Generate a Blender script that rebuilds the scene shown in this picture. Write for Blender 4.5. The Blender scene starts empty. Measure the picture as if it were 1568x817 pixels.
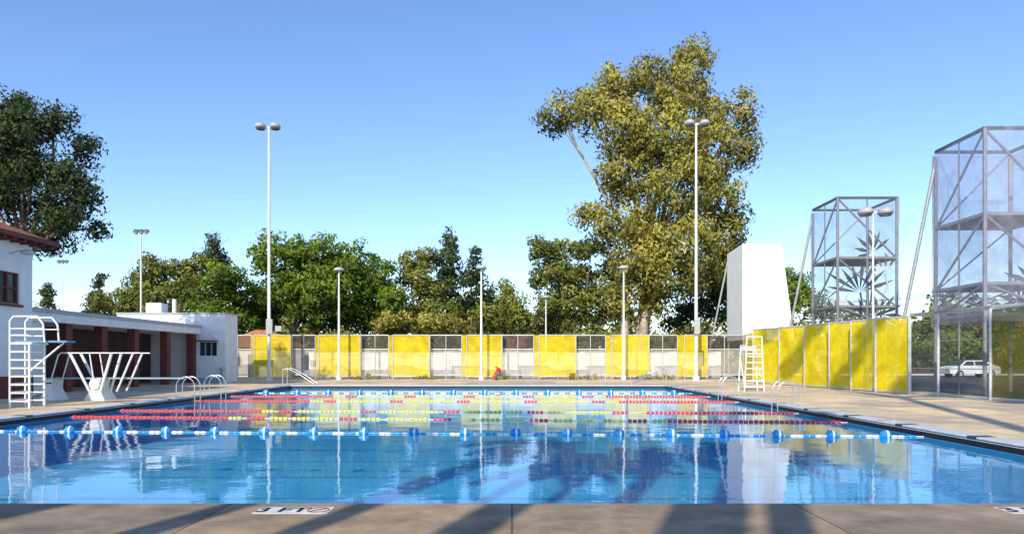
import bpy, math, random
import numpy as np
from mathutils import Vector, Matrix
random.seed(7)
sc=bpy.context.scene
F=1100.0; CX=785.0; HY=550.0; H=1.59
def W(px,py,d): return Vector(((px-CX)*d/F, d, H-(py-HY)*d/F))
# ---------------------------------------------------------------- materials
def mat(name,col,rough=0.7,var=0.12,scale=3.0,bump=0.0,bscale=40.0,metal=0.0,spec=0.3,col2=None,det=4.0,stretch=(1,1,1)):
    m=bpy.data.materials.new(name); m.use_nodes=True
    nt=m.node_tree; N=nt.nodes; L=nt.links
    b=N['Principled BSDF']; b.inputs['Roughness'].default_value=rough
    b.inputs['Metallic'].default_value=metal; b.inputs['Specular IOR Level'].default_value=spec
    tc=N.new('ShaderNodeTexCoord'); mp=N.new('ShaderNodeMapping'); mp.inputs['Scale'].default_value=stretch
    L.new(tc.outputs['Object'],mp.inputs[0])
    n=N.new('ShaderNodeTexNoise'); n.inputs['Scale'].default_value=scale; n.inputs['Detail'].default_value=det; n.inputs['Roughness'].default_value=0.65
    L.new(mp.outputs[0],n.inputs['Vector'])
    r=N.new('ShaderNodeValToRGB')
    c1=[c*(1-var) for c in col]; c2=[min(1,c*(1+var)) for c in col] if col2 is None else col2
    if col2 is not None: c1=col
    r.color_ramp.elements[0].position=0.35; r.color_ramp.elements[1].position=0.65
    r.color_ramp.elements[0].color=(*c1,1); r.color_ramp.elements[1].color=(*c2,1)
    L.new(n.outputs['Fac'],r.inputs[0]); L.new(r.outputs[0],b.inputs['Base Color'])
    if bump>0:
        n2=N.new('ShaderNodeTexNoise'); n2.inputs['Scale'].default_value=bscale; n2.inputs['Detail'].default_value=3
        L.new(tc.outputs['Object'],n2.inputs['Vector'])
        bp=N.new('ShaderNodeBump'); bp.inputs['Strength'].default_value=bump; bp.inputs['Distance'].default_value=0.02
        L.new(n2.outputs['Fac'],bp.inputs['Height']); L.new(bp.outputs[0],b.inputs['Normal'])
    return m
def screen(name,col,opac,transl=0.3,var=0.15,scale=1.5,ov=0.08):
    m=mat(name,col,0.6,var,scale); nt=m.node_tree; N=nt.nodes; L=nt.links
    b=N['Principled BSDF']; out=N['Material Output']
    ramp=[x for x in N if x.type=='VALTORGB'][0]
    t=N.new('ShaderNodeBsdfTranslucent'); L.new(ramp.outputs[0],t.inputs[0])
    m1=N.new('ShaderNodeMixShader'); m1.inputs[0].default_value=transl
    L.new(b.outputs[0],m1.inputs[1]); L.new(t.outputs[0],m1.inputs[2])
    tr=N.new('ShaderNodeBsdfTransparent'); m2=N.new('ShaderNodeMixShader')
    no=N.new('ShaderNodeTexNoise'); no.inputs['Scale'].default_value=1.3; no.inputs['Detail'].default_value=5
    tc=[x for x in N if x.type=='TEX_COORD'][0]; L.new(tc.outputs['Object'],no.inputs['Vector'])
    mr=N.new('ShaderNodeMapRange'); mr.inputs[1].default_value=0.3; mr.inputs[2].default_value=0.7
    mr.inputs[3].default_value=max(0,opac-ov); mr.inputs[4].default_value=min(1,opac+ov)
    L.new(no.outputs['Fac'],mr.inputs[0]); L.new(mr.outputs[0],m2.inputs[0])
    L.new(tr.outputs[0],m2.inputs[1]); L.new(m1.outputs[0],m2.inputs[2]); L.new(m2.outputs[0],out.inputs[0])
    return m
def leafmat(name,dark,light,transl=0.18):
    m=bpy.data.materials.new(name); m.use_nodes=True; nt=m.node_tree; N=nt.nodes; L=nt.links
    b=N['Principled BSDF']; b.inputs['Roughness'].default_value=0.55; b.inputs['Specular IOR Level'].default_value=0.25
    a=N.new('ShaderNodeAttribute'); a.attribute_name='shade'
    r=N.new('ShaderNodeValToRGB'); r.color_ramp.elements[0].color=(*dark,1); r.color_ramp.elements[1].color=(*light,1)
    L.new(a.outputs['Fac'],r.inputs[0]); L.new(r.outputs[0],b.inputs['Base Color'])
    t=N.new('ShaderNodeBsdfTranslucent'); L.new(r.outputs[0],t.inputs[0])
    mx=N.new('ShaderNodeMixShader'); mx.inputs[0].default_value=transl
    L.new(b.outputs[0],mx.inputs[1]); L.new(t.outputs[0],mx.inputs[2]); L.new(mx.outputs[0],N['Material Output'].inputs[0])
    return m
WHITE=mat('white_paint',(0.80,0.80,0.78),0.5,0.06,2)
GALV=mat('galvanised_steel',(0.55,0.56,0.57),0.45,0.15,6,metal=0.3)
TSTEEL=mat('tower_steel',(0.30,0.31,0.33),0.5,0.15,6,metal=0.2)
DARKST=mat('dark_steel',(0.07,0.08,0.10),0.5,0.1)
CHROME=mat('stainless_rail',(0.75,0.75,0.75),0.25,0.05,metal=0.9)
BARK=mat('bark',(0.16,0.12,0.085),0.9,0.3,4,0.5,20)
PALEBARK=mat('pale_bark',(0.42,0.35,0.28),0.9,0.35,2,0.3,20)
BLACK=mat('black_gutter',(0.012,0.012,0.014),0.6)
# ---------------------------------------------------------------- mesh builder
class MB:
    def __init__(s): s.v=[]; s.f=[]; s.m=[]; s.sm=[]
    def add(s,vs,fs,m=0,smooth=False):
        o=len(s.v); s.v+= [tuple(v) for v in vs]
        for f in fs: s.f.append([i+o for i in f]); s.m.append(m); s.sm.append(smooth)
    def box(s,x0,x1,y0,y1,z0,z1,m=0):
        s.add([(x0,y0,z0),(x1,y0,z0),(x1,y1,z0),(x0,y1,z0),(x0,y0,z1),(x1,y0,z1),(x1,y1,z1),(x0,y1,z1)],
              [(0,3,2,1),(4,5,6,7),(0,1,5,4),(1,2,6,5),(2,3,7,6),(3,0,4,7)],m)
    def cyl(s,p,q,r,r2=None,n=8,m=0,smooth=True):
        p=Vector(p); q=Vector(q); r2=r if r2 is None else r2
        d=(q-p); 
        if d.length<1e-6: return
        d.normalize(); a=d.orthogonal().normalized(); b=d.cross(a)
        vs=[]
        for k in range(n):
            t=2*math.pi*k/n; o=a*math.cos(t)+b*math.sin(t); vs.append(p+o*r)
        for k in range(n):
            t=2*math.pi*k/n; o=a*math.cos(t)+b*math.sin(t); vs.append(q+o*r2)
        s.add(vs,[(k,(k+1)%n,n+(k+1)%n,n+k) for k in range(n)],m,smooth)
        s.add(vs[:n],[tuple(range(n-1,-1,-1))],m); s.add(vs[n:],[tuple(range(n))],m)
    def path(s,pts,r,n=8,m=0,r2=None):
        r2=r if r2 is None else r2; k=len(pts)-1
        for i in range(k): s.cyl(pts[i],pts[i+1],r+(r2-r)*i/k,r+(r2-r)*(i+1)/k,n,m)
    def bar(s,p,q,w,h,m=0):
        p=Vector(p);q=Vector(q);d=(q-p).normalized()
        up=Vector((0,0,1)); a=d.cross(up)
        a=Vector((1,0,0)) if a.length<1e-3 else a.normalized()
        b=a.cross(d)
        vs=[e+a*w/2*i+b*h/2*j for e in (p,q) for i,j in ((-1,-1),(1,-1),(1,1),(-1,1))]
        s.add(vs,[(0,1,2,3),(7,6,5,4),(0,4,5,1),(1,5,6,2),(2,6,7,3),(3,7,4,0)],m)
    def ball(s,c,rx,ry,rz,m=0,nu=12,nv=8,zmin=-1):
        c=Vector(c); vs=[];fs=[]
        for j in range(nv+1):
            ph=math.pi*j/nv
            for i in range(nu):
                th=2*math.pi*i/nu
                z=max(zmin,math.cos(ph))
                vs.append(c+Vector((rx*math.sin(ph)*math.cos(th),ry*math.sin(ph)*math.sin(th),rz*z)))
        for j in range(nv):
            for i in range(nu): fs.append((j*nu+i,(j+1)*nu+i,(j+1)*nu+(i+1)%nu,j*nu+(i+1)%nu))
        s.add(vs,fs,m,True)
    def quad(s,a,b,c,d,m=0): s.add([a,b,c,d],[(0,1,2,3)],m)
    def make(s,name,mats,parent=None,bevel=0):
        me=bpy.data.meshes.new(name); me.from_pydata(s.v,[],s.f)
        for m in mats: me.materials.append(m)
        me.polygons.foreach_set('material_index',s.m); me.polygons.foreach_set('use_smooth',s.sm)
        me.update(); o=bpy.data.objects.new(name,me); sc.collection.objects.link(o)
        if parent: o.parent=parent
        if bevel>0:
            b=o.modifiers.new('bevel','BEVEL'); b.width=bevel; b.segments=2; b.limit_method='ANGLE'
        return o
def empty(name):
    o=bpy.data.objects.new(name,None); sc.collection.objects.link(o); return o
# ---------------------------------------------------------------- world + sun
AZ=math.radians(19); EL=math.radians(31)
sd=Vector((-math.sin(AZ)*math.cos(EL),-math.cos(AZ)*math.cos(EL),math.sin(EL)))
w=bpy.data.worlds.new('World'); sc.world=w; w.use_nodes=True
nt=w.node_tree; bg=nt.nodes['Background']; sky=nt.nodes.new('ShaderNodeTexSky'); sky.sky_type='NISHITA'
sky.sun_disc=False; sky.sun_elevation=EL; sky.sun_rotation=math.atan2(sd.x,sd.y)%(2*math.pi)
sky.air_density=1.0; sky.dust_density=0.2; sky.ozone_density=3.6
hs=nt.nodes.new('ShaderNodeHueSaturation'); hs.inputs['Hue'].default_value=0.508; hs.inputs['Saturation'].default_value=1.08; hs.inputs['Value'].default_value=1.5
nt.links.new(sky.outputs[0],hs.inputs['Color']); nt.links.new(hs.outputs[0],bg.inputs[0]); bg.inputs[1].default_value=0.15
l=bpy.data.lights.new('sun','SUN'); l.energy=5; l.angle=math.radians(0.5); l.color=(1.0,0.92,0.74)
lo=bpy.data.objects.new('sun',l); sc.collection.objects.link(lo); lo.rotation_euler=sd.to_track_quat('Z','Y').to_euler()
sc.view_settings.view_transform='Standard'; sc.view_settings.look='None'; sc.view_settings.exposure=0
cam=bpy.data.cameras.new('camera'); co=bpy.data.objects.new('camera',cam); sc.collection.objects.link(co)
co.location=(0,0,H); co.rotation_euler=(math.radians(90),0,0)
cam.sensor_width=36; cam.lens=36*F/1568; cam.shift_y=(HY-408.5)/1568; cam.clip_end=4000; sc.camera=co
# ---------------------------------------------------------------- ground, deck, pool
PX0,PX1,PY0,PY1=-13.5,9.34,7.95,43.8; WZ=-0.17
def frame(mb,x0,x1,y0,y1,X0,X1,Y0,Y1,z,m=0):
    for a,b,c,d in ((X0,X1,Y0,y0),(X0,X1,y1,Y1),(X0,x0,y0,y1),(x1,X1,y0,y1)):
        mb.quad((a,c,z),(b,c,z),(b,d,z),(a,d,z),m)
g=MB(); frame(g,PX0-.6,PX1+.6,PY0-.6,PY1+.6,-1500,1500,-300,3000,-0.012)
GR=mat('ground_dry_grass',(0.10,0.12,0.045),0.95,0.3,0.3,0.4,8,col2=(0.2,0.17,0.09))
g.make('ground',[GR])
def concrete(name,c1,c2,slabx,slaby,joint=0.5):
    m=mat(name,c1,0.85,0.2,1.3,0.25,60,col2=c2,det=8); nt=m.node_tree;N=nt.nodes;L=nt.links
    b=N['Principled BSDF']; ramp=[x for x in N if x.type=='VALTORGB'][0]
    tc=[x for x in N if x.type=='TEX_COORD'][0]
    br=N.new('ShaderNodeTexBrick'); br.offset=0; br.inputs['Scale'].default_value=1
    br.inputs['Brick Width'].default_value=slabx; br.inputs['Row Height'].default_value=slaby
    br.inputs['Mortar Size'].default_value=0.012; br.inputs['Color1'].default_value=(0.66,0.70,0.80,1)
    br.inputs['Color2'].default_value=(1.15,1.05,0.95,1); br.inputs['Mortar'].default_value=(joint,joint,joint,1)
    L.new(tc.outputs['Object'],br.inputs['Vector'])
    st=N.new('ShaderNodeTexNoise'); st.inputs['Scale'].default_value=0.6; st.inputs['Detail'].default_value=10; st.inputs['Roughness'].default_value=.75
    L.new(tc.outputs['Object'],st.inputs['Vector'])
    mr=N.new('ShaderNodeMapRange'); mr.inputs[1].default_value=.35; mr.inputs[2].default_value=.6; mr.inputs[3].default_value=.66; mr.inputs[4].default_value=1.08
    L.new(st.outputs['Fac'],mr.inputs[0])
    mx=N.new('ShaderNodeMix'); mx.data_type='RGBA'; mx.blend_type='MULTIPLY'; mx.inputs[0].default_value=1
    L.new(ramp.outputs[0],mx.inputs[6]); L.new(br.outputs[0],mx.inputs[7])
    mx2=N.new('ShaderNodeVectorMath'); mx2.operation='SCALE'
    L.new(mx.outputs[2],mx2.inputs[0]); L.new(mr.outputs[0],mx2.inputs['Scale']); L.new(mx2.outputs[0],b.inputs['Base Color'])
    return m
DECKN=concrete('near_deck_concrete',(0.30,0.225,0.15),(0.60,0.44,0.27),3.1,30,0.35)  # slab tones vary; grey slabs also put broad shadows into the colour
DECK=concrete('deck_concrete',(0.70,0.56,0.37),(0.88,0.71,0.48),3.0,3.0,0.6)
COP=mat('coping_tile',(0.60,0.61,0.62),0.5,0.1,5)
d=MB()
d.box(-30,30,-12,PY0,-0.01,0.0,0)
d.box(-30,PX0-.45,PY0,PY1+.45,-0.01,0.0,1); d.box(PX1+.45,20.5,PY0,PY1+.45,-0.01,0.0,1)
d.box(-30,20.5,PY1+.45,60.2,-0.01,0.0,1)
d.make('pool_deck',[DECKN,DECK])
# pool
FLOOR=mat('pool_plaster',(0.07,0.40,0.68),0.6,0.08,0.5)
DK=mat('dark_tile',(0.03,0.05,0.09),0.4)
pool=empty('swimming_pool')
p=MB(); zf=-1.35; zd=-2.2
p.quad((PX0,PY0,zf),(PX1,PY0,zf),(PX1,26,zf),(PX0,26,zf))
p.quad((PX0,26,zf),(PX1,26,zf),(PX1,PY1,zd),(PX0,PY1,zd))
for a,b in (((PX0,PY0),(PX1,PY0)),((PX1,PY0),(PX1,PY1)),((PX1,PY1),(PX0,PY1)),((PX0,PY1),(PX0,PY0))):
    p.quad((*a,zd),(*b,zd),(*b,-.165),(*a,-.165)); 
    p.quad((*a,-.165),(*b,-.165),(*b,-.045),(*a,-.045),1)
    p.quad((*a,-.045),(*b,-.045),(*b,-.006),(*a,-.006),2)
p.make('basin',[FLOOR,BLACK,COP],pool)
c=MB()
for x0,x1,y0,y1 in ((PX0-.45,PX0,PY0,PY1+.45),(PX1,PX1+.45,PY0,PY1+.45),(PX0,PX1,PY1,PY1+.45)):
    c.box(x0,x1,y0,y1,-0.04,0.03)
c.make('coping',[COP],pool,0.012)
c=MB()
y=PY0+1.0
while y<PY1:
    c.box(PX1-.004,PX1+.42,y,y+.3,-.03,.034); c.box(PX0-.42,PX0+.004,y,y+.3,-.03,.034); y+=2.75
c.make('lane_marker_tiles',[DK],pool)
c=MB()
for y in np.arange(PY0+1.6,26,2.75): c.box(PX0+1.2,PX1-1.2,y,y+.25,zf,zf+.004)
c.make('lane_lines',[mat('lane_line_tile',(0.04,0.26,0.50),0.5)],pool)
# water
wm=bpy.data.materials.new('water'); wm.use_nodes=True; nt=wm.node_tree; N=nt.nodes; L=nt.links
for n in list(N): N.remove(n)
out=N.new('ShaderNodeOutputMaterial'); gl=N.new('ShaderNodeBsdfGlossy'); gl.inputs['Roughness'].default_value=0.015
gl.inputs[0].default_value=(0.92,0.97,1,1)
tr=N.new('ShaderNodeBsdfTransparent'); tr.inputs[0].default_value=(0.75,0.96,1.0,1)
fr=N.new('ShaderNodeFresnel'); mx=N.new('ShaderNodeMixShader')
# same reflectance from both sides of the surface sheet
geo=N.new('ShaderNodeNewGeometry'); ir=N.new('ShaderNodeMapRange')
ir.inputs[1].default_value=0; ir.inputs[2].default_value=1; ir.inputs[3].default_value=1.29; ir.inputs[4].default_value=1/1.29
L.new(geo.outputs['Backfacing'],ir.inputs[0]); L.new(ir.outputs[0],fr.inputs[0])
tc=N.new('ShaderNodeTexCoord')
def noise(scale,st,det):
    mp=N.new('ShaderNodeMapping'); mp.inputs['Scale'].default_value=st; L.new(tc.outputs['Object'],mp.inputs[0])
    n=N.new('ShaderNodeTexNoise'); n.inputs['Scale'].default_value=scale; n.inputs['Detail'].default_value=det; L.new(mp.outputs[0],n.inputs['Vector']); return n
n1=noise(0.8,(1,1.3,1),1.5); n2=noise(4.0,(1,1.3,1),3)
b1=N.new('ShaderNodeBump'); b1.inputs['Strength'].default_value=1; b1.inputs['Distance'].default_value=0.007
b2=N.new('ShaderNodeBump'); b2.inputs['Strength'].default_value=1; b2.inputs['Distance'].default_value=0.0016
L.new(n1.outputs['Fac'],b1.inputs['Height']); L.new(n2.outputs['Fac'],b2.inputs['Height']); L.new(b1.outputs[0],b2.inputs['Normal'])
L.new(b2.outputs[0],gl.inputs['Normal']); L.new(b2.outputs[0],fr.inputs['Normal'])
L.new(fr.outputs[0],mx.inputs[0]); L.new(tr.outputs[0],mx.inputs[1]); L.new(gl.outputs[0],mx.inputs[2]); L.new(mx.outputs[0],out.inputs[0])
c=MB(); c.quad((PX0,PY0,WZ),(PX1,PY0,WZ),(PX1,PY1,WZ),(PX0,PY1,WZ)); c.make('pool_water',[wm])
# ---------------------------------------------------------------- ropes
RED=mat('red_float',(0.62,0.06,0.06),0.4,.1); YEL=mat('yellow_float',(0.66,0.56,0.08),0.4,.1); BLU=mat('blue_float',(0.02,0.26,0.62),0.35,.1)
WF=mat('white_float',(0.75,0.75,0.75),0.4,.05)
def lane_rope(yl,yr,mode,r=.045):
    b=MB(); a=Vector((PX0,yl,WZ+.015)); e=Vector((PX1,yr,WZ+.015)); n=int((e-a).length/0.14); dv=(e-a)/n
    b.cyl(a,e,.012,n=5,m=2)
    for i in range(1,n-1):
        t=i/n
        if mode=='lane':
            edge=t<.22 or t>.78
            k=(i//5)%4
            m=0 if edge else (0,1,1,1)[k]
            if not edge and i%5==4: continue
            z=Vector((0,0,.006*math.sin(i*1.7)))
            b.cyl(a+dv*i+z,a+dv*(i+.7)+z,r,n=10,m=m)
        else:
            b.cyl(a+dv*i,a+dv*(i+.8),.026,n=8,m=2 if (i//2)%2 else 3)
    return b
lane_rope(21.9,20.0,'lane').make('lane_rope',[RED,YEL,WF,BLU])
lane_rope(24.6,23.4,'lane').make('lane_rope.001',[RED,YEL,WF,BLU])
lane_rope(30.3,29.6,'lane').make('lane_rope.002',[RED,YEL,WF,BLU])
lane_rope(34.2,33.8,'lane').make('lane_rope.003',[RED,YEL,WF,BLU])
def buoy_rope(yl,yr,n,off,name,sc_=1):
    b=lane_rope(yl,yr,'s'); a=Vector((PX0,yl,WZ+.05)); e=Vector((PX1,yr,WZ+.05))
    for i in range(n):
        t=(i+off)/n; q=a+(e-a)*t; V=lambda k:Vector((k*sc_,0,0))
        b.cyl(q-V(.11),q-V(.07),.05*sc_,.09*sc_,n=14,m=3)
        b.cyl(q-V(.07),q+V(.0),.10*sc_,.10*sc_,n=14,m=3)
        b.cyl(q+V(.0),q+V(.045),.102*sc_,.102*sc_,n=14,m=2)
        b.cyl(q+V(.045),q+V(.11),.10*sc_,.06*sc_,n=14,m=3)
    b.make(name,[RED,YEL,WF,BLU])
buoy_rope(17.6,16.3,19,.3,'safety_rope'); buoy_rope(37.5,37.2,14,.4,'safety_rope.001',1.3)
# ---------------------------------------------------------------- deck depth sign
def plate_text(name,txt,x,y,wd,hd,rot=0,size=.13,z=0,ring=True):
    e=empty(name); e.location=(x,y,z); e.rotation_euler=(0,0,rot)
    b=MB(); b.box(-wd/2,wd/2,-hd/2,hd/2,0.0,0.004); o=b.make('tile',[mat('sign_tile',(0.7,0.68,0.64),.5,.2,9)],e)
    cu=bpy.data.curves.new(name+'_text','FONT'); cu.body=txt; cu.size=size; cu.align_x='CENTER'; cu.align_y='CENTER'; cu.offset=.006
    t=bpy.data.objects.new('lettering',cu); sc.collection.objects.link(t); t.parent=e; t.location=(-.12 if ring else 0,0,.0075); cu.materials.append(BLACK)
    if ring:
        r=MB(); R=hd*.34
        pts=[Vector((wd*.33+R*math.cos(k*math.pi/8),R*math.sin(k*math.pi/8),.006)) for k in range(17)]
        r.path(pts,.006,5); r.cyl(pts[2],pts[10],.006,n=5); r.make('no_diving_ring',[mat('sign_red',(0.25,.04,.04))],e)
    return e
plate_text('depth_marker_sign','3 FT',(452-CX)*7.6/F,7.58,.78,.33,0,.30)
plate_text('depth_marker_sign.001','3 FT',(1592-CX)*7.6/F,7.58,.78,.33,0,.30)
plate_text('depth_marker_sign.002','4 FT',PX1+.23,18.4,.36,.5,0,.2,.034,False)
# ---------------------------------------------------------------- screens / fence
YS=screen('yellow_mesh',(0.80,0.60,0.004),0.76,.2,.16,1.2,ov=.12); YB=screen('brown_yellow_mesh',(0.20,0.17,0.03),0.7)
YR=screen('yellow_mesh_dense',(0.80,0.62,0.004),0.86,.08,.12,3)
GS=screen('grey_mesh',(0.10,0.085,0.07),0.6); LS=screen('light_mesh',(0.72,0.70,0.66),0.45)
def panel(b,p,q,z0,z1,m):
    b.quad((p[0],p[1],z0),(q[0],q[1],z0),(q[0],q[1],z1),(p[0],p[1],z1),m)
FY=58.0; FT=3.55
bx=[345,386,449,484,555,596,660,708,770,818,882,928,993,1038,1081,1139]
kinds='LYGYGYGYGYGYGYG'
X=lambda px,d:(px-CX)*d/F
f=MB()
for i,k in enumerate(kinds):
    x0=X(bx[i],FY); x1=X(bx[i+1],FY)
    if k=='Y':
        yf=FY-.55; panel(f,(x0,FY),(x0+.45,yf),.25,FT,0); panel(f,(x0+.45,yf),(x1,yf),.25,FT,0); panel(f,(x1,yf),(x1,FY),.25,FT,0)
        f.bar((x0+.45,yf-.03,FT),(x1,yf-.03,FT),.06,.06,4); f.bar((x0+.45,yf-.03,.25),(x1,yf-.03,.25),.06,.06,4)
        f.cyl((x0+.45,yf-.03,0),(x0+.45,yf-.03,FT),.04,n=6,m=4); f.cyl((x1,yf-.03,0),(x1,yf-.03,FT),.04,n=6,m=4)
        xm=(x0+.45+x1)/2; f.cyl((xm,yf+.05,0),(xm,yf+.05,FT),.03,n=6,m=4); f.bar((x0+.45,yf+.05,1.9),(x1,yf+.05,1.9),.04,.04,4)
    else:
        panel(f,(x0,FY),(x1,FY),2.45,FT,2); panel(f,(x0,FY),(x1,FY),.35,2.4,3)
        for z in (FT,2.42,.35): f.bar((x0,FY-.04,z),(x1,FY-.04,z),.06,.08,4)
        for t in (0,.5,1): f.cyl((x0+(x1-x0)*t,FY-.05,0),(x0+(x1-x0)*t,FY-.05,FT),.035,n=6,m=4)
f.make('mesh_fence',[YS,YB,GS,LS,GALV])
# right fence
DX=lambda px:21.195*F/((px-CX)+93.5)
def RP(px): dd=DX(px); return (21.195-.085*dd,dd)
f=MB(); T2=3.58
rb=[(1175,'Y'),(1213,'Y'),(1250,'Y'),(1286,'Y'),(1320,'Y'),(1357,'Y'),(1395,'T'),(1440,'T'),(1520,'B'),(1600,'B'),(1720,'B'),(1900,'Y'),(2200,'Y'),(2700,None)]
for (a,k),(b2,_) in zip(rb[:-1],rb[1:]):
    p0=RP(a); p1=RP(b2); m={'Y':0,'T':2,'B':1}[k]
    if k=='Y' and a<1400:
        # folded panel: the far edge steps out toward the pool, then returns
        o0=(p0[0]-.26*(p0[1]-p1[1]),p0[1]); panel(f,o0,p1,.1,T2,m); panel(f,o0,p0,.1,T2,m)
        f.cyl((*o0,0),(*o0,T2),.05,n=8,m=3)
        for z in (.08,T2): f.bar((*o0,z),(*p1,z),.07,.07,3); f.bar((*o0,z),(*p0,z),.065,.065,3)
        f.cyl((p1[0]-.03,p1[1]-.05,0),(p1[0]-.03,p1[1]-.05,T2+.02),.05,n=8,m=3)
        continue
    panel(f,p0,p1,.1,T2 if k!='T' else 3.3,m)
    for z in (.08,T2): f.bar((*p0,z),(*p1,z),.07,.07,3)
    f.cyl((p0[0]-.06,p0[1],0),(p0[0]-.06,p0[1],T2+.02),.06,n=8,m=3)
    for z in (1.2,2.4): f.bar((p0[0]+.04,p0[1],z),(p1[0]+.04,p1[1],z),.03,.03,3)
p0=RP(1397);p1=RP(1522)
f.add([(p0[0]-.1,p0[1],3.62),(p1[0]-.1,p1[1],3.62),(p1[0]+1.2,p1[1],3.72),(p0[0]+1.2,p0[1],3.72),(p0[0]-.1,p0[1],3.7),(p1[0]-.1,p1[1],3.7),(p1[0]+1.2,p1[1],3.8),(p0[0]+1.2,p0[1],3.8)],
  [(0,3,2,1),(4,5,6,7),(0,1,5,4),(1,2,6,5),(2,3,7,6),(3,0,4,7)],4)
p=RP(1175); panel(f,p,(X(1139,58),58),.1,T2,0)
f.make('mesh_fence.001',[YR,YB,screen('clear_mesh',(0.20,0.20,0.19),0.36),GALV,mat('fence_cap',(0.25,.3,.27))])
# ---------------------------------------------------------------- screen towers
TS=screen('tower_mesh',(0.46,0.47,0.60),0.42,.4,ov=.14); TD=screen('tower_mesh_thin',(0.30,0.32,0.38),0.26,.4)
def tower(name,x,y,w,h,m_front,m_side,bursts,solid=False,taper=0):
    e=empty(name); b=MB()
    cs=[(x,y),(x+w,y),(x+w,y+w),(x,y+w)]
    for i,(a,c) in enumerate(cs): b.cyl((a,c,0),(a-(taper if i in(1,2) else 0),c,h-(0.25 if i in (2,3) else 0)),.09,n=8)
    for z in (3.6,h*.42,h*.68,h):
        for i in range(4):
            p=cs[i];q=cs[(i+1)%4]; tp=lambda c,i:c[0]-(taper*z/h if i in(1,2) else 0)
            b.bar((tp(p,i),p[1],z),(tp(q,(i+1)%4),q[1],z),.12,.14,1 if z==h else 0)
    zz=[3.6,h*.42,h*.68,h]
    if not solid:
        for z in zz[1:3]: b.box(x+.1,x+w-.1,y+.1,y+w-.1,z-.03,z+.03,1)
        for j in range(3):
            b.cyl((x,y+.05,zz[j+1]),(x+w,y+.05,zz[j]),.06,n=6); b.cyl((x+.02,y,zz[j+1]),(x+.02,y+w,zz[j]),.06,n=6)
            b.cyl((x+w,y+w,zz[j+1]),(x,y+w,zz[j]),.04,n=6)
        b.cyl((x+w*.5,y,0),(x+w*.5,y,h),.05,n=6); b.cyl((x,y+w*.5,0),(x,y+w*.5,h),.04,n=6)
    b.cyl((x,y+w,h-.4),(x-2.3,y+w,0),.09,n=8)
    b.make('frame',[TSTEEL,DARKST],e)
    s=MB(); t=taper
    off=.12
    s.quad((x-off,y-off,3.3),(x+w+off,y-off,3.3),(x+w+off-t,y-off,h+.1),(x-off,y-off,h+.1),0)
    s.quad((x-off,y+w+off,3.3),(x-off,y-off,3.3),(x-off,y-off,h+.1),(x-off,y+w+off,h-.15),1)
    s.quad((x+w+off,y-off,3.3),(x+w+off,y+w+off,3.3),(x+w+off-t,y+w+off,h-.15),(x+w+off-t,y-off,h+.1),1)
    s.quad((x-off,y+w+off,3.3),(x+w+off,y+w+off,3.3),(x+w+off-t,y+w+off,h-.15),(x-off,y+w+off,h-.15),1)
    if solid:
        s.quad((x-off,y-off,h+.1),(x+w+off-t,y-off,h+.1),(x+w+off-t,y+w+off,h-.15),(x-off,y+w+off,h-.15),1)
    s.make('mesh_skin',[m_front,m_side],e)
    if solid:
        s=MB()
        for z in (5.2,7.3,9.4): s.bar((x-off,y-off-.02,z),(x+w+off-t*z/h,y-off-.02,z),.03,.035)
        for k in (.33,.66): s.bar((x+w*k,y-off-.02,3.4),(x+w*k-t*.5*k,y-off-.02,h),.03,.035)
        s.make('panel_seams',[GALV],e)
    if bursts:
        rnd=random.Random(3); s=MB()
        for (fx,fz,R,mm,a0,a1,nb) in bursts:
            cx=x+w*fx; cz=h*fz; cy=y+rnd.uniform(.3,1.2)
            for j in range(nb):
                a=math.radians(a0+(a1-a0)*j/(nb-1)); u=Vector((math.cos(a),0,math.sin(a))); v=Vector((-math.sin(a),0,math.cos(a)))
                c=Vector((cx,cy+.02*j,cz)); r=R*rnd.uniform(.85,1.15)
                s.add([c+u*.08,c+u*r*.55+v*.13,c+u*r,c+u*r*.55-v*.13],[(0,1,2,3)],mm)
            s.path([Vector((cx,cy,cz)),Vector((cx+.15,cy,cz-.8)),Vector((x+w*.6,cy,3.6))],.06,5,mm)
        s.make('leaf_screen',[DARKST,WHITE],e)
    return e
WS=screen('white_tower_skin',(0.84,0.83,0.80),1.0,.02,.05,ov=0)
tower('screen_tower',21.0,31.9,3.7,11.85,TS,TS,[(.75,.42,1.5,0,20,160,7),(.55,.36,1.2,0,-20,200,8),(.9,.36,1.2,0,60,260,8)])
tower('screen_tower.001',20.4,45,3.7,11.7,TD,TD,[(.45,.50,2.3,0,20,170,8),(.88,.60,1.8,1,60,200,6),(.85,.38,1.5,0,-30,220,10),(.7,.72,1.3,0,40,200,6),(.6,.36,1.6,0,20,160,7),(.15,.40,1.2,1,10,120,5)])
tower('screen_tower.002',20.3,63,4.3,11.6,WS,WS,None,True,1.1)
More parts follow.
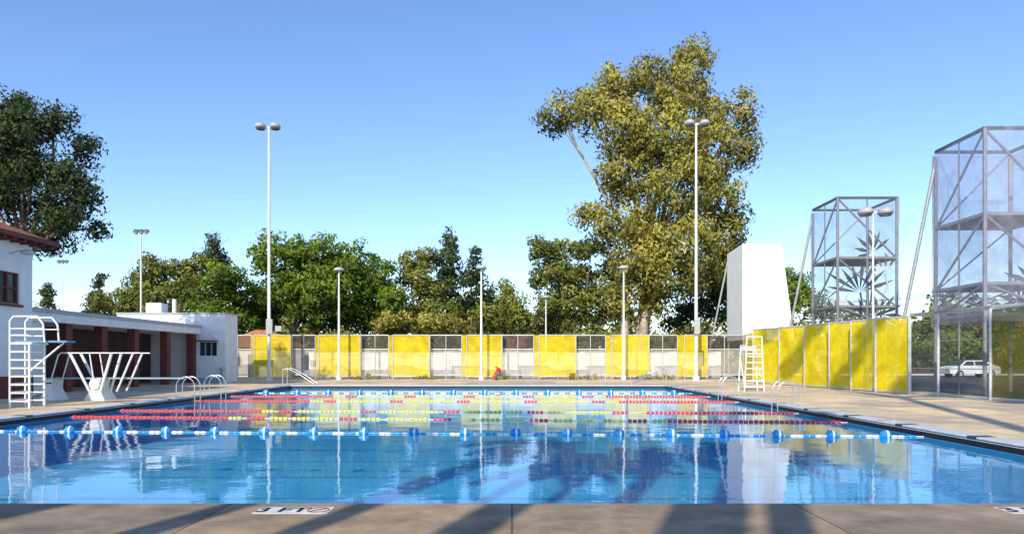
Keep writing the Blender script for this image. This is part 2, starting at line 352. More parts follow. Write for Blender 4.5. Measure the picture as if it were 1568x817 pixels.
# ---------------------------------------------------------------- lamps
def tall_lamp(name,px,ytop,d,r,kind):
    b=MB(); x=X(px,d); zt=H+(HY-ytop)*d/F
    b.cyl((x,d,0),(x,d,zt),r,r*.55,n=12); b.cyl((x,d,0),(x,d,.35),r*1.8,n=12)
    if kind=='double':
        b.bar((x-.45,d,zt),(x+.45,d,zt),.1,.1)
        for s in(-1,1):
            b.ball((x+s*.55,d-.25,zt-.03),.40,.5,.28,1,14,8,-.5); b.cyl((x+s*.55,d-.25,zt-.24),(x+s*.55,d-.25,zt-.15),.32,n=14,m=2)
            b.bar((x+s*.3,d,zt-.1),(x+s*.55,d-.2,zt),.07,.07)
    elif kind=='disc':
        b.ball((x,d,zt),.42,.42,.22,1,14,8,-.3); b.cyl((x,d,zt-.1),(x,d,zt-.06),.36,n=14,m=2)
    elif kind=='flood':
        b.bar((x-.6,d,zt),(x+.6,d,zt),.1,.1)
        for s in(-1,0,1): b.add([Vector((x+s*.5,d,zt+.1))+Vector(v) for v in ((-.22,-.2,0),(.22,-.2,-.1),(.22,.2,.1),(-.22,.2,.2),(-.18,-.1,.25),(.18,-.1,.2),(.18,.12,.35),(-.18,.12,.4))],[(0,3,2,1),(4,5,6,7),(0,1,5,4),(1,2,6,5),(2,3,7,6),(3,0,4,7)],2)
    return b
LM=[mat('lamp_pole',(0.72,0.72,0.70),.5,.1),mat('lamp_shade',(0.42,.42,.42),.4,.05),mat('lamp_glass',(.12,.13,.15),.2)]
b=tall_lamp('l',413,195,54,.14,'double'); x=X(413,54)
b.box(x-.1,x+.35,53.6,53.85,3.5,4.6,1); b.box(x+.55,x+1.0,53.7,54,3.7,4.1,1); b.make('street_lamp',LM)
b=tall_lamp('l',1067,190,54,.14,'double'); b.box(X(1067,54)-.2,X(1067,54)+.2,53.65,53.86,3.5,4.6,1); b.make('street_lamp.001',LM)
for px,yt,dd in ((520,413,56),(738,410,56),(956,410,56),(837,455,75)): tall_lamp('l',px,yt,dd,.11,'disc').make('street_lamp',LM)
tall_lamp('l',217,358,70,.12,'flood').make('floodlight_pole',LM)
tall_lamp('l',97,403,95,.10,'flood').make('floodlight_pole',LM)
tall_lamp('l',1158,396,70,.10,'flood').make('floodlight_pole',LM)
b=tall_lamp('l',1338,325,40,.08,'double'); b.make('street_lamp',LM)
# ---------------------------------------------------------------- left buildings
STW=mat('white_stucco',(0.80,0.80,0.80),.85,.06,1.5,.3,30); MAR=mat('maroon_paint',(0.16,0.045,0.04),.7,.15)
DKI=mat('dark_interior',(0.03,0.03,0.035),.8); GLS=mat('window_glass',(.03,.04,.05),.08,spec=.8); TILE=mat('roof_tile',(0.33,0.13,0.07),.8,.3,6,.6,18,stretch=(1,6,1)); FAS=mat('fascia_grey',(0.40,.43,.48),.7,.08)
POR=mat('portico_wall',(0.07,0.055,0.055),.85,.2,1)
e=empty('stucco_hall'); b=MB()
x=-20.7
b.box(x-10,x,13,28.95,.9,6.7); b.box(x-10,x,30.2,31,.9,6.7); b.box(x-10,x,28.95,30.2,.9,3.9); b.box(x-10,x,28.95,30.2,5.2,6.7)
b.box(x-10.03,x+.04,13,31.02,0,.9,1); b.box(x-9.9,x-.25,28.9,30.25,3.8,5.3,2)
b.make('walls',[STW,MAR,DKI],e)
b=MB()
b.box(x-.2,x-.15,28.95,30.2,3.9,5.2,1)
for yy in (28.98,29.57,30.15): b.box(x-.15,x-.07,yy-.04,yy+.04,3.9,5.2)
for z in (3.94,4.55,5.16): b.box(x-.14,x-.08,28.95,30.2,z-.03,z+.03)
b.box(x-.05,x+.1,28.85,30.3,3.78,3.88); b.make('window',[MAR,GLS],e)
b=MB(); x1=x+.65; zt=6.7
b.add([(x-11,12,zt),(x1,12,zt),(x1,31.6,zt),(x-11,31.6,zt),(x-5.2,17,zt+2.6),(x-5.2,27,zt+2.6)],[(1,2,5,4),(2,3,5),(0,1,4),(3,0,4,5)])
b.add([(x-11,12,zt-.14),(x1,12,zt-.14),(x1,31.6,zt-.14),(x-11,31.6,zt-.14)],[(0,3,2,1)],1)
b.box(x1,x1+.1,11.9,31.7,zt-.16,zt+.02,2); b.box(x-11,x1,31.62,31.7,zt-.16,zt+.02,2)
yy=12.2
while yy<31.5: b.box(x+.003,x1-.01,yy,yy+.1,zt-.28,zt-.145,2); yy+=.6
b.make('roof',[TILE,DKI,MAR],e)
b=MB(); q=Vector((x,29.6,5.95)); b.path([q,q+Vector((.3,0,.1)),q+Vector((.7,0,.12))],.03); b.ball(q+Vector((.75,0,.0)),.28,.28,.16,0,12,8,-.2); b.make('wall_lamp',[GALV],e)
# low pavilion
e=empty('changing_room_building'); b=MB(); XW=-21.9
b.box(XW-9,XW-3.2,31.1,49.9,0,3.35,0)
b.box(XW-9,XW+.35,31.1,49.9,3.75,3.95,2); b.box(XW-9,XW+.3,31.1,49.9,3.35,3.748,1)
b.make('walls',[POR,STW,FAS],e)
b=MB()
for yy in (35.3,38.4,41.7,45.6,49.3): b.box(XW-.45,XW,yy,yy+.5,0,3.345)
for yy in (33.5,37,40.2,43.6,47): b.box(XW-3.2,XW-3.14,yy,yy+1.1,.02,2.3)
b.box(XW-3.22,XW-3.12,31.1,49.9,0,.02); b.make('columns_and_doors',[MAR],e)
b=MB(); b.box(XW-.4,XW-.05,32.2,33.6,0,3.345); b.make('end_pier',[STW],e)
b=MB()
x0,x1,y0,y1=-27.5,-19.95,50,52.2
wx0,wx1,wz0,wz1=X(305,50),X(333,50),1.85,2.8
b.box(x0,wx0,y0,y1,0,4.75); b.box(wx1,x1,y0,y1,0,4.75); b.box(wx0,wx1,y0,y1,0,wz0); b.box(wx0,wx1,y0,y1,wz1,4.75); b.box(wx0,wx1,y0+.25,y1-.1,wz0,wz1,1)
b.box(x0-.06,x1+.06,y0-.06,y1+.06,4.753,4.85,2); b.box(x0-.03,x1+.03,y0-.035,y0-.003,0,.3,2)
for t in (.33,.66): xx=wx0+(wx1-wx0)*t; b.box(xx-.03,xx+.03,y0+.1,y0+.2,wz0,wz1,2)
b.box(wx0-.1,wx1+.1,y0-.3,y0-.003,wz1+.05,wz1+.12,1)
b.box(-26,-24.9,51,52,4.855,5.6,0); b.cyl((-24.2,51.5,4.85),(-24.2,51.5,5.9),.15,n=10,m=0)
b.make('end_block',[STW,GLS,FAS],e)
b=MB(); q=X(338,49); b.cyl((q,49.5,0),(q,49.5,.9),.12,n=10); b.ball((q,49.5,.95),.2,.2,.14); b.make('drinking_fountain',[GALV])
# ---------------------------------------------------------------- diving boards
b=MB(); d0=23.5; z=2.15
xl,xr=X(16,d0),X(46,d0)
for yy in (d0,d0+.75):
    b.path([Vector((xl,yy,0)),Vector((xl,yy,2.85)),Vector((xl+.12,yy,3.0)),Vector((xl+.9,yy,3.0)),Vector((xr+.45,yy,2.75)),Vector((xr+.5,yy,z))],.03)
    b.cyl((xr,yy,0),(xr,yy,z),.04); b.path([Vector((xl,yy,2.6)),Vector((xr+.5,yy,2.6))],.02)
    for k in range(9): b.cyl((xl,yy,.22+k*.27),(xr,yy,.22+k*.27),.026)
for k in range(9):b.cyl((xl,d0,.25+k*.27),(xl,d0+.75,.25+k*.27),.025)
b.cyl((xr,d0,1.2),(xr+.9,d0+.37,z),.03)
b.box(xl,xr+.1,d0-.05,d0+.8,z-.06,z,0); b.box(xl+.1,xr+1.15,d0+.1,d0+.6,z+.003,z+.06,1)
b.make('high_diving_stand',[WHITE,mat('board_blue',(0.15,0.3,0.42),.6)])
b=MB(); d0=28.0; ya,yb=d0,d0+.7; zb=.88
x0,x1=X(72,d0),X(280,d0)
b.box(x0,x1,d0+.1,d0+.6,zb-.05,zb,1)
for yy in (ya,yb):
    top=H+(HY-540)*d0/F; tb=[X(p,d0) for p in (90,108,140,172,205)]
    b.path([Vector((tb[0]-.25,yy,zb)),Vector((tb[0],yy,top-.1)),Vector((tb[0]+.12,yy,top)),Vector((tb[4]+.3,yy,top))],.025)
    b.cyl((tb[4],yy,top),(X(180,d0),yy,.35),.04)
    b.cyl((X(108,d0),yy,top),(X(138,d0),yy,.35),.055); b.cyl((X(172,d0),yy,top),(X(155,d0),yy,.35),.055)
    b.cyl((X(138,d0),yy,top),(X(144,d0),yy,zb),.025)
def stand(cx,wb,wt,h):
    b.add([(cx-wb,ya-.1,.0),(cx+wb,ya-.1,.0),(cx+wb,yb+.1,.0),(cx-wb,yb+.1,.0),(cx-wt,ya,h*.55),(cx+wt,ya,h*.55),(cx+wt,yb,h*.55),(cx-wt,yb,h*.55),(cx-wt*1.2,ya,h),(cx+wt*1.2,ya,h),(cx+wt*1.2,yb,h),(cx-wt*1.2,yb,h)],
     [(0,1,5,4),(1,2,6,5),(2,3,7,6),(3,0,4,7),(4,5,9,8),(5,6,10,9),(6,7,11,10),(7,4,8,11),(8,9,10,11)],0)
stand(X(147,d0),.42,.16,zb-.05); stand(X(75,d0),.3,.13,zb-.05)
b.cyl((X(147,d0),ya-.09,.62),(X(147,d0),ya+.02,.62),.2,n=16)
for k in range(3): b.box(x0-.7+k*.3,x0-.4+k*.3,ya,yb,.22*k+.2,.22*k+.25)
b.cyl((x0-.7,ya,0),(x0,ya,zb),.03); b.cyl((x0-.7,yb,0),(x0,yb,zb),.03)
b.make('low_diving_board',[WHITE,mat('board_grey',(0.3,0.4,0.45),.6)])
# handrails
def rail(name,x,y,side,axis='x'):
    b=MB()
    for o in (0,.55):
        pts=[]
        for k in range(13):
            t=math.pi*k/12; a=-math.cos(t)*.38; zz=.45+math.sin(t)*.42
            pts.append(Vector((x+side*a,y+o,zz)) if axis=='x' else Vector((x+o,y+side*a,zz)))
        s=pts[0].copy(); s.z=0.0; e2=pts[-1].copy(); e2.z=-.9
        b.path([s]+pts+[e2],.024,8)
    if axis=='x':
        for k in range(3): b.cyl((x+side*.38,y,-.25-.3*k),(x+side*.38,y+.55,-.25-.3*k),.02)
    b.make(name,[CHROME])
rail('pool_ladder',PX0-.05,32.5,1); rail('pool_ladder',PX0-.05,29.8,1)
rail('pool_ladder',PX1+.1,31.0,-1); rail('pool_ladder',PX1+.1,24.5,-1)
def steprail(name,x,y,dirx):
    b=MB()
    for o in (0,.9):
        b.path([Vector((x,y+o,0)),Vector((x,y+o,.95)),Vector((x+dirx*.3,y+o,1.05)),Vector((x+dirx*1.0,y+o,.7)),Vector((x+dirx*2.0,y+o-.3,.1)),Vector((x+dirx*2.1,y+o-.3,-.3))],.035)
    b.make(name,[CHROME])
steprail('step_handrail',X(432,44),44.2,1); steprail('step_handrail',X(1022,44),44.2,-1)
# lifeguard chair
b=MB(); d0=35.5; x0,x1=X(1141,d0),X(1171,d0); y0,y1=d0,d0+.95; hs_=1.9
for xx in (x0,x1):
    sx=.12 if xx==x0 else -.12
    for yy in (y0,y1): b.cyl((xx,yy,0),(xx+sx,yy,2.75 if yy==y0 else 2.3),.035,m=0)
    b.cyl((xx+sx,y0,2.3),(xx+sx,y1,2.3),.03)
for k in range(7): b.bar((x0+.02*k,y0-.02,.25+k*.3),(x1-.02*k,y0-.02,.25+k*.3),.06,.05)
b.box(x0+.08,x1-.08,y0,y1,hs_-.05,hs_,0); b.box(x0+.1,x1-.1,y1-.05,y1,hs_+.15,hs_+.35,0); b.bar((x0+.1,y0,2.72),(x1-.1,y0,2.72),.04,.04)
b.cyl((x0,y0,.3),(x0+.1,y1,1.6),.02); b.cyl((x1,y0,.3),(x1-.1,y1,1.6),.02)
b.make('lifeguard_chair',[WHITE])
# ---------------------------------------------------------------- trees
def leaves(lobes,dens,leaf,seed,subr=(0.7,1.5),lps=26,droop=0.0,inner=.55):
    rng=np.random.default_rng(seed); C=[];O=[];S=[]
    for (c,r) in lobes:
        c=np.array(c);r=np.array(r); area=(r[0]*r[1]+r[1]*r[2]+r[0]*r[2])*4.19/3*3
        ns=max(3,int(area*dens)); lobesh=rng.uniform(-.1,.12)
        u=rng.normal(size=(ns,3)); u/=np.linalg.norm(u,axis=1)[:,None]
        rad=rng.uniform(inner,1.08,ns)[:,None]
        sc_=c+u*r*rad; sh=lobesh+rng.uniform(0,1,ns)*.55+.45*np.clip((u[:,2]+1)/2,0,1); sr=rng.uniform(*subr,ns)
        for i in range(ns):
            n=int(lps*(sr[i]/subr[1])**1.5)+4
            g=rng.normal(size=(n,3)); gl=np.linalg.norm(g,axis=1)[:,None]; gd=g/gl
            pos=sc_[i]+gd*(rng.uniform(.3,1,(n,1))**.5)*sr[i]*np.array([1,1,.75]); pos[:,2]-=droop*rng.uniform(0,1,n)*sr[i]
            nn=gd*.7+u[i]*.5+rng.normal(size=(n,3))*.45; nn/=np.linalg.norm(nn,axis=1)[:,None]
            C.append(pos);O.append(nn);S.append(np.clip(sh[i]+rng.normal(size=n)*.12,0,1))
    C=np.concatenate(C);O=np.concatenate(O);S=np.concatenate(S); n=len(C)
    rv=rng.normal(size=(n,3)); rv[:,2]-=droop*2; t=rv-(rv*O).sum(1)[:,None]*O; t/=np.linalg.norm(t,axis=1)[:,None]; bt=np.cross(O,t)
    sz=(leaf*rng.uniform(.6,1.4,n))[:,None]
    V=np.stack([C-t*sz,C+bt*sz*.45,C+t*sz,C-bt*sz*.45],1).reshape(-1,3)
    return V,S
def tree(name,base,lobes,leaf,lm,bark,trunk_r,seed,dens=.35,subr=(.7,1.5),lps=26,droop=0,limbs=True,fork=.35,inner=.55):
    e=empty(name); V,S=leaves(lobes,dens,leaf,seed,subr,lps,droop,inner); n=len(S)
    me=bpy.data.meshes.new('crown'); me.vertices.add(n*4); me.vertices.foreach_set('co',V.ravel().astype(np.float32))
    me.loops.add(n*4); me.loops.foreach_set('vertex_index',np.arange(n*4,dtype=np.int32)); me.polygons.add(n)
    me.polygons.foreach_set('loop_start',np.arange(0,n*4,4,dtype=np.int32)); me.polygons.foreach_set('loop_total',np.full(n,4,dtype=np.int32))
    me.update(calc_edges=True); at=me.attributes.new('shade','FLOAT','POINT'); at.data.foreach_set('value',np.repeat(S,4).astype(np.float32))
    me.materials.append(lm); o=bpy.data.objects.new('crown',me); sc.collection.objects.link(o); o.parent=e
    if limbs:
        rnd=random.Random(seed); b=MB(); base=Vector(base)
        cs=[Vector(c) for c,r in lobes]; cen=sum(cs,Vector())/len(cs)
        fk=base.lerp(cen,fork); fk.x+=rnd.uniform(-.4,.4)
        b.path([base,base.lerp(fk,.15)+Vector((.0,0,0)),base.lerp(fk,.5)+Vector((rnd.uniform(-.3,.3),0,0)),fk],trunk_r*1.25,10,0,trunk_r*.75)
        for c in cs:
            m=fk.lerp(c,.5)+Vector((rnd.uniform(-.6,.6),rnd.uniform(-.6,.6),rnd.uniform(-.3,.9)))
            b.path([fk,fk.lerp(m,.5)+Vector((0,0,.2)),m,c],trunk_r*.4,7,0,trunk_r*.1)
            for k in range(4):
                q=m.lerp(c,.4+.15*k); b.path([q,q+Vector((rnd.uniform(-1,1),rnd.uniform(-1,1),rnd.uniform(0,1)))*c.z*.09],trunk_r*.12,5,0,trunk_r*.04)
        b.make('trunk',[bark],e)
    return e,n
def L_(px,py,rx,ry,d,dd=0,depthf=1.0):
    s=d/F; return (tuple(W(px,py,d)+Vector((0,dd,0))),(rx*s,(rx+ry)/2*s*depthf,ry*s))
EUC=leafmat('eucalyptus_leaves',(0.03,0.042,0.013),(0.50,0.44,0.08))
GRN=leafmat('broad_leaves',(0.012,0.035,0.005),(0.20,0.29,0.02))
DGN=leafmat('dark_leaves',(0.010,0.022,0.009),(0.07,0.10,0.028),.12)
OLV=leafmat('olive_leaves',(0.02,0.035,0.010),(0.26,0.27,0.045))
CON=leafmat('conifer_needles',(0.02,0.04,0.02),(0.11,0.15,0.05))
tot=0
D=78
lob=[L_(853,182,32,24,D,-2),L_(905,165,32,32,D,0),L_(945,125,34,32,D,1),L_(990,120,28,28,D,-1),L_(1066,90,28,38,D,1),L_(1030,145,38,42,D,-2),
 L_(1100,160,28,28,D,2),L_(1147,210,22,36,D,2),L_(1141,160,18,26,D,0),L_(950,205,42,42,D,-2),L_(1010,220,52,48,D,-3),L_(1085,225,42,48,D,0),
 L_(955,270,44,40,D,-1),L_(1030,300,60,52,D,-4),L_(1112,300,38,46,D,1),L_(908,328,26,20,D,0),L_(955,350,42,34,D,-3),L_(1035,375,58,44,D,-3),L_(1119,355,32,38,D,2),
 L_(970,400,44,34,D,-4),L_(1015,425,46,34,D,-4),L_(1070,425,38,34,D,1),L_(1100,405,32,30,D,2),L_(1000,462,22,20,D,-2),L_(955,455,28,28,D,-2)]
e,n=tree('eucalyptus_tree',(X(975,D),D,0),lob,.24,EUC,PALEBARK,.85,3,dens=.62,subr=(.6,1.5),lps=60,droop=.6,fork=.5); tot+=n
b=MB(); b.path([Vector((X(960,76),76,0)),Vector((X(957,76),76,6)),W(962,400,77)],.55,8,0,.25);b.path([Vector((X(982,76),76,0)),Vector((X(988,76),76,6)),W(1020,380,77)],.6,8,0,.25); b.make('side_trunks',[PALEBARK],e)
tr_=[('ficus_tree',450,[(418,395,34,36),(480,392,46,32),(440,450,55,45),(495,450,55,50),(400,480,30,30),(530,430,35,40)],GRN,80,.25),
 ('ficus_tree',560,[(540,402,36,30),(575,430,34,34),(600,465,28,32),(560,470,50,38),(520,480,40,30)],GRN,84,.25),
 ('oak_tree',340,[(355,425,30,28),(340,455,40,32),(375,455,32,35),(320,480,30,22),(360,490,35,20)],GRN,74,.22),
 ('oak_tree',250,[(235,412,32,22),(270,422,34,28),(215,440,26,25),(250,455,50,26),(295,405,26,24),(300,455,30,28)],OLV,86,.24),
 ('oak_tree',190,[(185,460,28,22),(215,475,36,20),(165,465,16,18),(262,482,34,15)],OLV,80,.22),
 ('cypress_tree',333,[(333,400,15,36),(333,430,20,35),(335,375,7,16)],DGN,92,.24),
 ('eucalyptus_tree',645,[(630,402,20,20),(655,392,22,18),(640,425,28,22),(660,450,26,28),(625,475,34,28),(672,482,40,26),(610,495,30,18)],OLV,88,.24),
 ('cypress_tree',690,[(690,375,10,24),(689,405,17,28),(688,440,22,30)],DGN,90,.24),
 ('pine_tree',728,[(728,390,9,16),(724,420,18,22),(735,455,26,28),(715,480,32,26)],DGN,90,.24),
 ('cypress_tree',775,[(774,440,9,20),(778,465,16,26)],OLV,84,.22),
 ('olive_tree',785,[(795,475,22,22),(805,492,24,18),(765,490,30,20),(745,485,24,20)],OLV,80,.22),
 ('eucalyptus_tree',865,[(830,385,24,20),(870,376,30,16),(905,383,24,18),(850,418,38,28),(895,430,40,32),(925,460,34,34),(870,470,38,32),(838,470,18,24),(945,412,26,28),(850,495,34,18)],OLV,82,.24),
 ('oak_tree',1070,[(1055,475,20,16),(1085,468,26,20),(1110,480,24,16),(1100,445,18,16),(1030,495,24,10)],DGN,84,.24),
 ('oak_tree',1140,[(1110,440,22,38),(1135,470,26,30),(1120,400,16,24)],OLV,88,.24),
 ('oak_tree',1220,[(1210,420,18,14),(1225,440,22,22),(1205,460,22,26),(1235,470,25,20)],GRN,80,.24),
 ('olive_tree',690,[(655,490,40,18),(600,492,26,16),(690,495,36,16)],EUC,76,.22),
]
for i,(nm,bx_,ls,lm,dd,lf) in enumerate(tr_):
    lob=[L_(*a,dd,random.uniform(-2,2)) for a in ls]
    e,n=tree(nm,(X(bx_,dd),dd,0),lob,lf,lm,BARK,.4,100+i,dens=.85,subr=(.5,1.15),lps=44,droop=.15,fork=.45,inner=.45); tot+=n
D=36
ls=[(8,140,14,28),(45,185,36,34),(92,190,34,32),(118,222,24,28),(60,220,44,36),(30,235,42,36),(80,265,46,36),(132,288,36,34),(160,315,26,34),(60,310,50,36),(15,300,40,40),(112,338,36,26),(158,352,18,18),(40,358,40,28),(88,370,20,14),(5,200,25,32),(-20,260,50,90)]
e,n=tree('camphor_tree',(X(-20,D),D,0),[L_(*a,D,random.uniform(-2,2)) for a in ls],.115,DGN,BARK,.35,77,dens=2.7,subr=(.3,.7),lps=46,droop=.35,fork=.6,inner=.2); tot+=n
def conifer(name,px,ytop,ybot,w,d,seed):
    rnd=random.Random(seed); lob=[]
    k=8
    for i in range(k):
        t=i/(k-1); y=ytop+(ybot-ytop)*t; r=w*(.15+.85*t)
        for s in (-1,1): lob.append(L_(px+s*r*.5+rnd.uniform(-2,2),y+rnd.uniform(-2,2),r*.5,3,d,rnd.uniform(-1,1)))
    global tot
    e,n=tree(name,(X(px,d),d,0),lob,.26,CON,BARK,.3,seed,dens=.9,subr=(.35,.8),lps=26,limbs=False); tot+=n
    b=MB(); b.cyl((X(px,d),d,0),tuple(W(px,ytop-6,d)),.35,.05); b.make('trunk',[BARK],e)
conifer('cedar_tree',152,422,480,24,105,5); conifer('cedar_tree',72,440,480,20,110,6); conifer('cedar_tree',1150,440,480,14,100,10)
rnd=random.Random(4); lob=[]
x=-130
while x<150:
    d_=rnd.uniform(115,150); z=rnd.uniform(3.5,7.0); lob.append(((x,d_,z*.9),(rnd.uniform(3,7),3,z))); x+=rnd.uniform(3,5)
e,n=tree('distant_trees',(0,120,0),lob,.5,OLV,BARK,.3,55,dens=.3,subr=(1,2),lps=24,limbs=False); tot+=n
lob=[]; x=-18
while x<24:
    lob.append(((x,rnd.uniform(64,70),rnd.uniform(.8,2)),(rnd.uniform(1.5,3),1,rnd.uniform(1,2)))); x+=rnd.uniform(3,6)
e,n=tree('hedge',(0,66,0),lob,.22,OLV,BARK,.3,56,dens=.8,subr=(.5,1),lps=22,limbs=False); tot+=n
lob=[((rnd.uniform(-15,14),56.9,.15),(rnd.uniform(.3,.8),.2,rnd.uniform(.1,.3))) for _ in range(16)]
e,n=tree('weeds',(0,57,0),lob,.09,EUC,BARK,.3,57,dens=6,subr=(.12,.25),lps=14,limbs=False)
lob=[]
for k in range(9): lob.append(((30+k*6+rnd.uniform(-2,2),95+rnd.uniform(-4,4),2.5),(4,3,rnd.uniform(2,3.5))))
e,n=tree('hedge',(0,66,0),lob,.35,GRN,BARK,.3,58,dens=.4,subr=(.7,1.3),lps=22,limbs=False); tot+=n
# unseen tree added behind the camera, leaf clumps placed to shade the right-hand fence
def back(y,z,t): return Vector((21.195-.085*y-.3,y,z))+sd*t
lob=[]
for (y,z,rx,rz) in ((23.5,2.2,.9,.5),(27.5,3.0,.9,.5),(29.8,.8,.9,.5),(26,.5,.9,.5),(31.0,3.4,.4,.4),(33.2,.4,.45,.45),(35.6,3.3,.6,.5),(38.0,.8,.6,.5),(41.5,3.2,.6,.5),(44.2,.9,.7,.6),(47.0,3.2,.6,.6)):
    lob.append((tuple(back(y,z,46)),(rx,.5,rz)))
e,n=tree('fence_shade_tree',(4.5,-6,0),lob,.17,DGN,BARK,.3,91,dens=22,subr=(.15,.3),lps=26,fork=.8,inner=.0)
print('LEAVES',tot)
# ---------------------------------------------------------------- behind fence: road, wall, house, car
ASP=mat('asphalt',(0.06,0.06,0.062),.9,.2,2,.3,50); 
b=MB(); b.box(-200,200,73,79.5,-.02,0.0,0); b.box(-200,200,72.7,73,-.02,.13,1); b.box(21.5,70,20,72.6,-.02,-.002,0); b.make('road',[ASP,COP])
b=MB()
for k in range(12): b.box(24+k*3,24.1+k*3,62,67,-.001,.003)
b.make('parking_markings',[WHITE])
b=MB(); b.box(-17.5,18,62,62.25,0,2.1); b.box(-17.55,18.05,61.95,62.3,2.1,2.2); 
for k in range(10): b.box(-17.5+k*3.9,-17.1+k*3.9,61.92,62.32,0,2.25)
b.make('garden_wall',[mat('pale_wall',(0.7,0.67,0.62),.9,.15,1)])
def house(name,x,y,w,dp,h,rc):
    e=empty(name); b=MB(); b.box(x,x+w,y,y+dp,0,h); 
    for k in range(int(w//3)): b.box(x+.8+k*3,x+2+k*3,y-.03,y+.02,1,2.2,1); b.box(x+.7+k*3,x+2.1+k*3,y-.06,y-.032,.9,.98,0)
    b.box(x+w/2-.5,x+w/2+.5,y-.04,y+.01,0,2.05,1)
    b.make('walls',[mat('house_wall',(0.55,0.48,0.38),.9,.1),GLS],e); b=MB()
    b.add([(x-.5,y-.5,h),(x+w+.5,y-.5,h),(x+w+.5,y+dp+.5,h),(x-.5,y+dp+.5,h),(x+dp/2,y+dp/2,h+1.7),(x+w-dp/2,y+dp/2,h+1.7)],[(0,1,5,4),(1,2,5),(2,3,4,5),(3,0,4),(0,3,2,1)]); b.make('roof',[rc],e)
house('tile_roof_house',X(335,66),66,6.5,5,2.7,mat('orange_roof',(0.45,0.18,0.07),.8,.3,5)); house('tile_roof_house',-4,92,14,8,3,TILE); house('tile_roof_house',36,100,16,8,3.2,TILE)
def car(name,x,y,col):
    b=MB(); S=[(-2.2,.35),(-2.25,.75),(-2.1,.95),(-1.35,1.05),(-.75,1.5),(.9,1.52),(1.75,1.05),(2.15,.98),(2.25,.7),(2.2,.35)]
    n=len(S)
    for s in (-1,1):
        vs=[(x+a,y+s*(.88 if z<1.06 else .68),z) for a,z in S]; b.add(vs,[tuple(range(n)) if s<0 else tuple(range(n-1,-1,-1))],0)
    for i in range(n):
        a,z=S[i];c,z2=S[(i+1)%n]; w1=.88 if z<1.06 else .68; w2=.88 if z2<1.06 else .68
        glass=(i in(3,5))
        b.quad((x+a,y-w1,z),(x+a,y+w1,z),(x+c,y+w2,z2),(x+c,y-w2,z2),1 if glass else 0)
    for s in (-1,1):
        q=lambda a,z,o=.02:(x+a,y+s*((.88 if z<1.1 else .70)+o),z)
        for pts in ([(-1.15,1.08),(-.1,1.08),(-.1,1.43),(-.68,1.43)],[(0,1.08),(1.3,1.08),(.82,1.43),(0,1.43)]): b.quad(*[q(a,z) for a,z in pts],1)
        for wx in (-1.35,1.4):
            b.cyl((x+wx,y+s*.7,.33),(x+wx,y+s*.9,.33),.33,n=18,m=2); b.cyl((x+wx,y+s*.9,.33),(x+wx,y+s*.91,.33),.2,n=12,m=3)
        b.box(x-2.28,x-2.2,y+s*.6-.15,y+s*.6+.15,.65,.8,3); b.box(x-2.1,x-2.0,y,y+.01,.4,.5,2)
    b.make(name,[col,GLS,mat('tyre',(.02,.02,.02)),GALV])
car('parked_car',X(1485,64),64,mat('car_white',(.75,.75,.75),.3)); car('parked_car',X(1640,62),62,mat('car_silver',(.4,.42,.45),.3,metal=.5))
def upole(name,x,y,h):
    b=MB(); b.cyl((x,y,0),(x,y,h),.15,.1); b.bar((x-1,y,h-.6),(x+1,y,h-.6),.1,.12); 
    for k in(-.9,-.3,.3,.9): b.cyl((x+k,y,h-.54),(x+k,y,h-.38),.05)
    b.make(name,[BARK])
ps=[(X(1058,95),95,11.2),(46,78,9),(75,72,9.5),(-3,110,11)]
for i,(x,y,h) in enumerate(ps): upole('utility_pole',x,y,h)
b=MB()
for a,c in ((0,1),(1,2),(3,0)):
    for k in(-.9,0,.9):
        p=Vector(ps[a]);q=Vector(ps[c]); p.z-=.4;q.z-=.4;p.x+=k;q.x+=k
        b.path([p.lerp(q,t/8)-Vector((0,0,1.2*(1-(2*t/8-1)**2))) for t in range(9)],.02,4)
b.make('power_lines',[BLACK])
# invented out-of-view palms, added behind the camera to cast the near deck stripes
def caster_palm(name,x,y,h,r):
    rnd=random.Random(int(x*100)); b=MB()
    b.path([Vector((x,y,0)),Vector((x+.05,y,h*.3)),Vector((x-.05,y,h*.7)),Vector((x,y,h))],r*1.1,12,0,r*.85)
    for k in range(26):
        a=rnd.uniform(0,6.28); u=Vector((math.cos(a),math.sin(a),0)); el=rnd.uniform(-.4,1.1); pts=[Vector((x,y,h))]
        for j in range(1,6): t=j/5; pts.append(Vector((x,y,h))+u*2.2*t*math.cos(el*.6)+Vector((0,0,2.0*t*math.sin(el)-1.3*t*t)))
        v=u.cross(Vector((0,0,1)))
        for j in range(5):
            w0=.35*math.sin(math.pi*(j+.3)/6); w1=.35*math.sin(math.pi*(j+1.3)/6)
            b.quad(pts[j]-v*w0,pts[j]+v*w0,pts[j+1]+v*w1,pts[j+1]-v*w1,1)
    b.make(name,[BARK,GRN])
tA=math.tan(AZ)
for i,(px,r) in enumerate(((375,.20),(570,.17),(785,.27),(1205,.22),(1090,.42),(60,.42))):
    x8=X(px,7.95); yy=-5-i*.7; caster_palm('stripe_caster_palm',x8-(7.95-yy)*tA,yy,15+i,r)
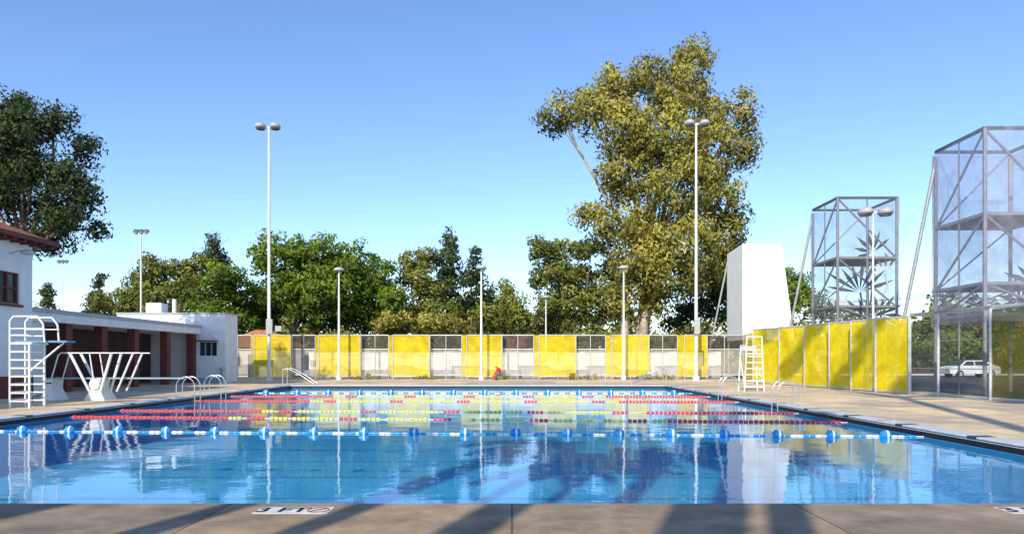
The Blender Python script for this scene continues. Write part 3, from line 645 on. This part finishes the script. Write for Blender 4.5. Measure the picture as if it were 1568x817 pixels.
# ---------------------------------------------------------------- crouching person
def person(x,y):
    J=[(0,0,.42,.15),(.02,0,.58,.15),(-.14,0,.78,.17),(-.24,0,.90,.11),(-.33,0,.97,.06),(-.42,0,1.06,.105),
       (-.2,-.19,.84,.07),(-.36,-.22,.58,.05),(-.52,-.15,.38,.038),(-.2,.19,.84,.07),(-.36,.22,.58,.05),(-.52,.15,.38,.038),
       (-.04,-.12,.40,.11),(-.46,-.16,.50,.075),(-.22,-.14,.08,.05),(-.40,-.14,.04,.04),(-.04,.12,.40,.11),(-.46,.16,.50,.075),(-.22,.14,.08,.05),(-.40,.14,.04,.04)]
    E=[(0,1),(1,2),(2,3),(3,4),(4,5),(3,6),(6,7),(7,8),(3,9),(9,10),(10,11),(0,12),(12,13),(13,14),(14,15),(0,16),(16,17),(17,18),(18,19)]
    me=bpy.data.meshes.new('b'); me.from_pydata([j[:3] for j in J],E,[]); o=bpy.data.objects.new('b',me); sc.collection.objects.link(o)
    s=o.modifiers.new('s','SKIN')
    for i,j in enumerate(J): me.skin_vertices[0].data[i].radius=(j[3],j[3])
    me.skin_vertices[0].data[0].use_root=True
    ss=o.modifiers.new('u','SUBSURF'); ss.levels=2
    dg=bpy.context.evaluated_depsgraph_get(); ev=o.evaluated_get(dg); m2=bpy.data.meshes.new_from_object(ev); bpy.data.objects.remove(o)
    skin=mat('skin',(.4,.22,.15),.6); ms=[mat('red_shirt',(.6,.04,.02),.8,.2,10),mat('grey_trousers',(.12,.14,.2),.9),skin,mat('dark_hair',(.03,.02,.015)),BLACK]
    m2.materials.clear()
    for m in ms: m2.materials.append(m)
    for p in m2.polygons:
        c=p.center; p.use_smooth=True
        i=0
        if c.z<.62 and not(abs(c.y)>.1 and c.x<-.3 and c.z>.30 and c.x<-.42 and c.z<.45): i=1
        if c.z>.93 and c.x<-.3: i=2
        if c.z>1.03 and (c.x>-.42 or c.z>1.1): i=3
        if c.x<-.46 and c.z>.3 and c.z<.44: i=2
        if c.z<.09: i=4
        p.material_index=i
    e=empty('crouching_person'); o=bpy.data.objects.new('body',m2); sc.collection.objects.link(o); o.parent=e
    b=MB()
    for s in(-1,1):
        b.ball((-.515,s*.035,1.06),.012,.014,.01,1,8,6); b.ball((-.42,s*.1,1.05),.02,.015,.03,0,8,6)
        for k in range(5): b.path([Vector((-.53,s*.15+(k-2)*.016,.36)),Vector((-.57,s*.15+(k-2)*.02,.33)),Vector((-.58,s*.15+(k-2)*.02,.29))],.009,6,0,.006)
    b.ball((-.53,0,1.03),.018,.013,.02,0,8,6); b.box(-.525,-.51,-.025,.025,.985,.992,2)
    b.make('face_and_fingers',[skin,BLACK,RED],e); e.location=(x,y,0); e.rotation_euler=(0,0,math.radians(20))
person(X(768,56),55.5)
b=MB(); x=X(758,56); b.cyl((x,55.6,0),(x,55.6,.34),.14,.17,n=14); b.path([Vector((x-.17,55.6,.33)),Vector((x-.1,55.6,.48)),Vector((x+.1,55.6,.48)),Vector((x+.17,55.6,.33))],.01); b.make('bucket',[RED])
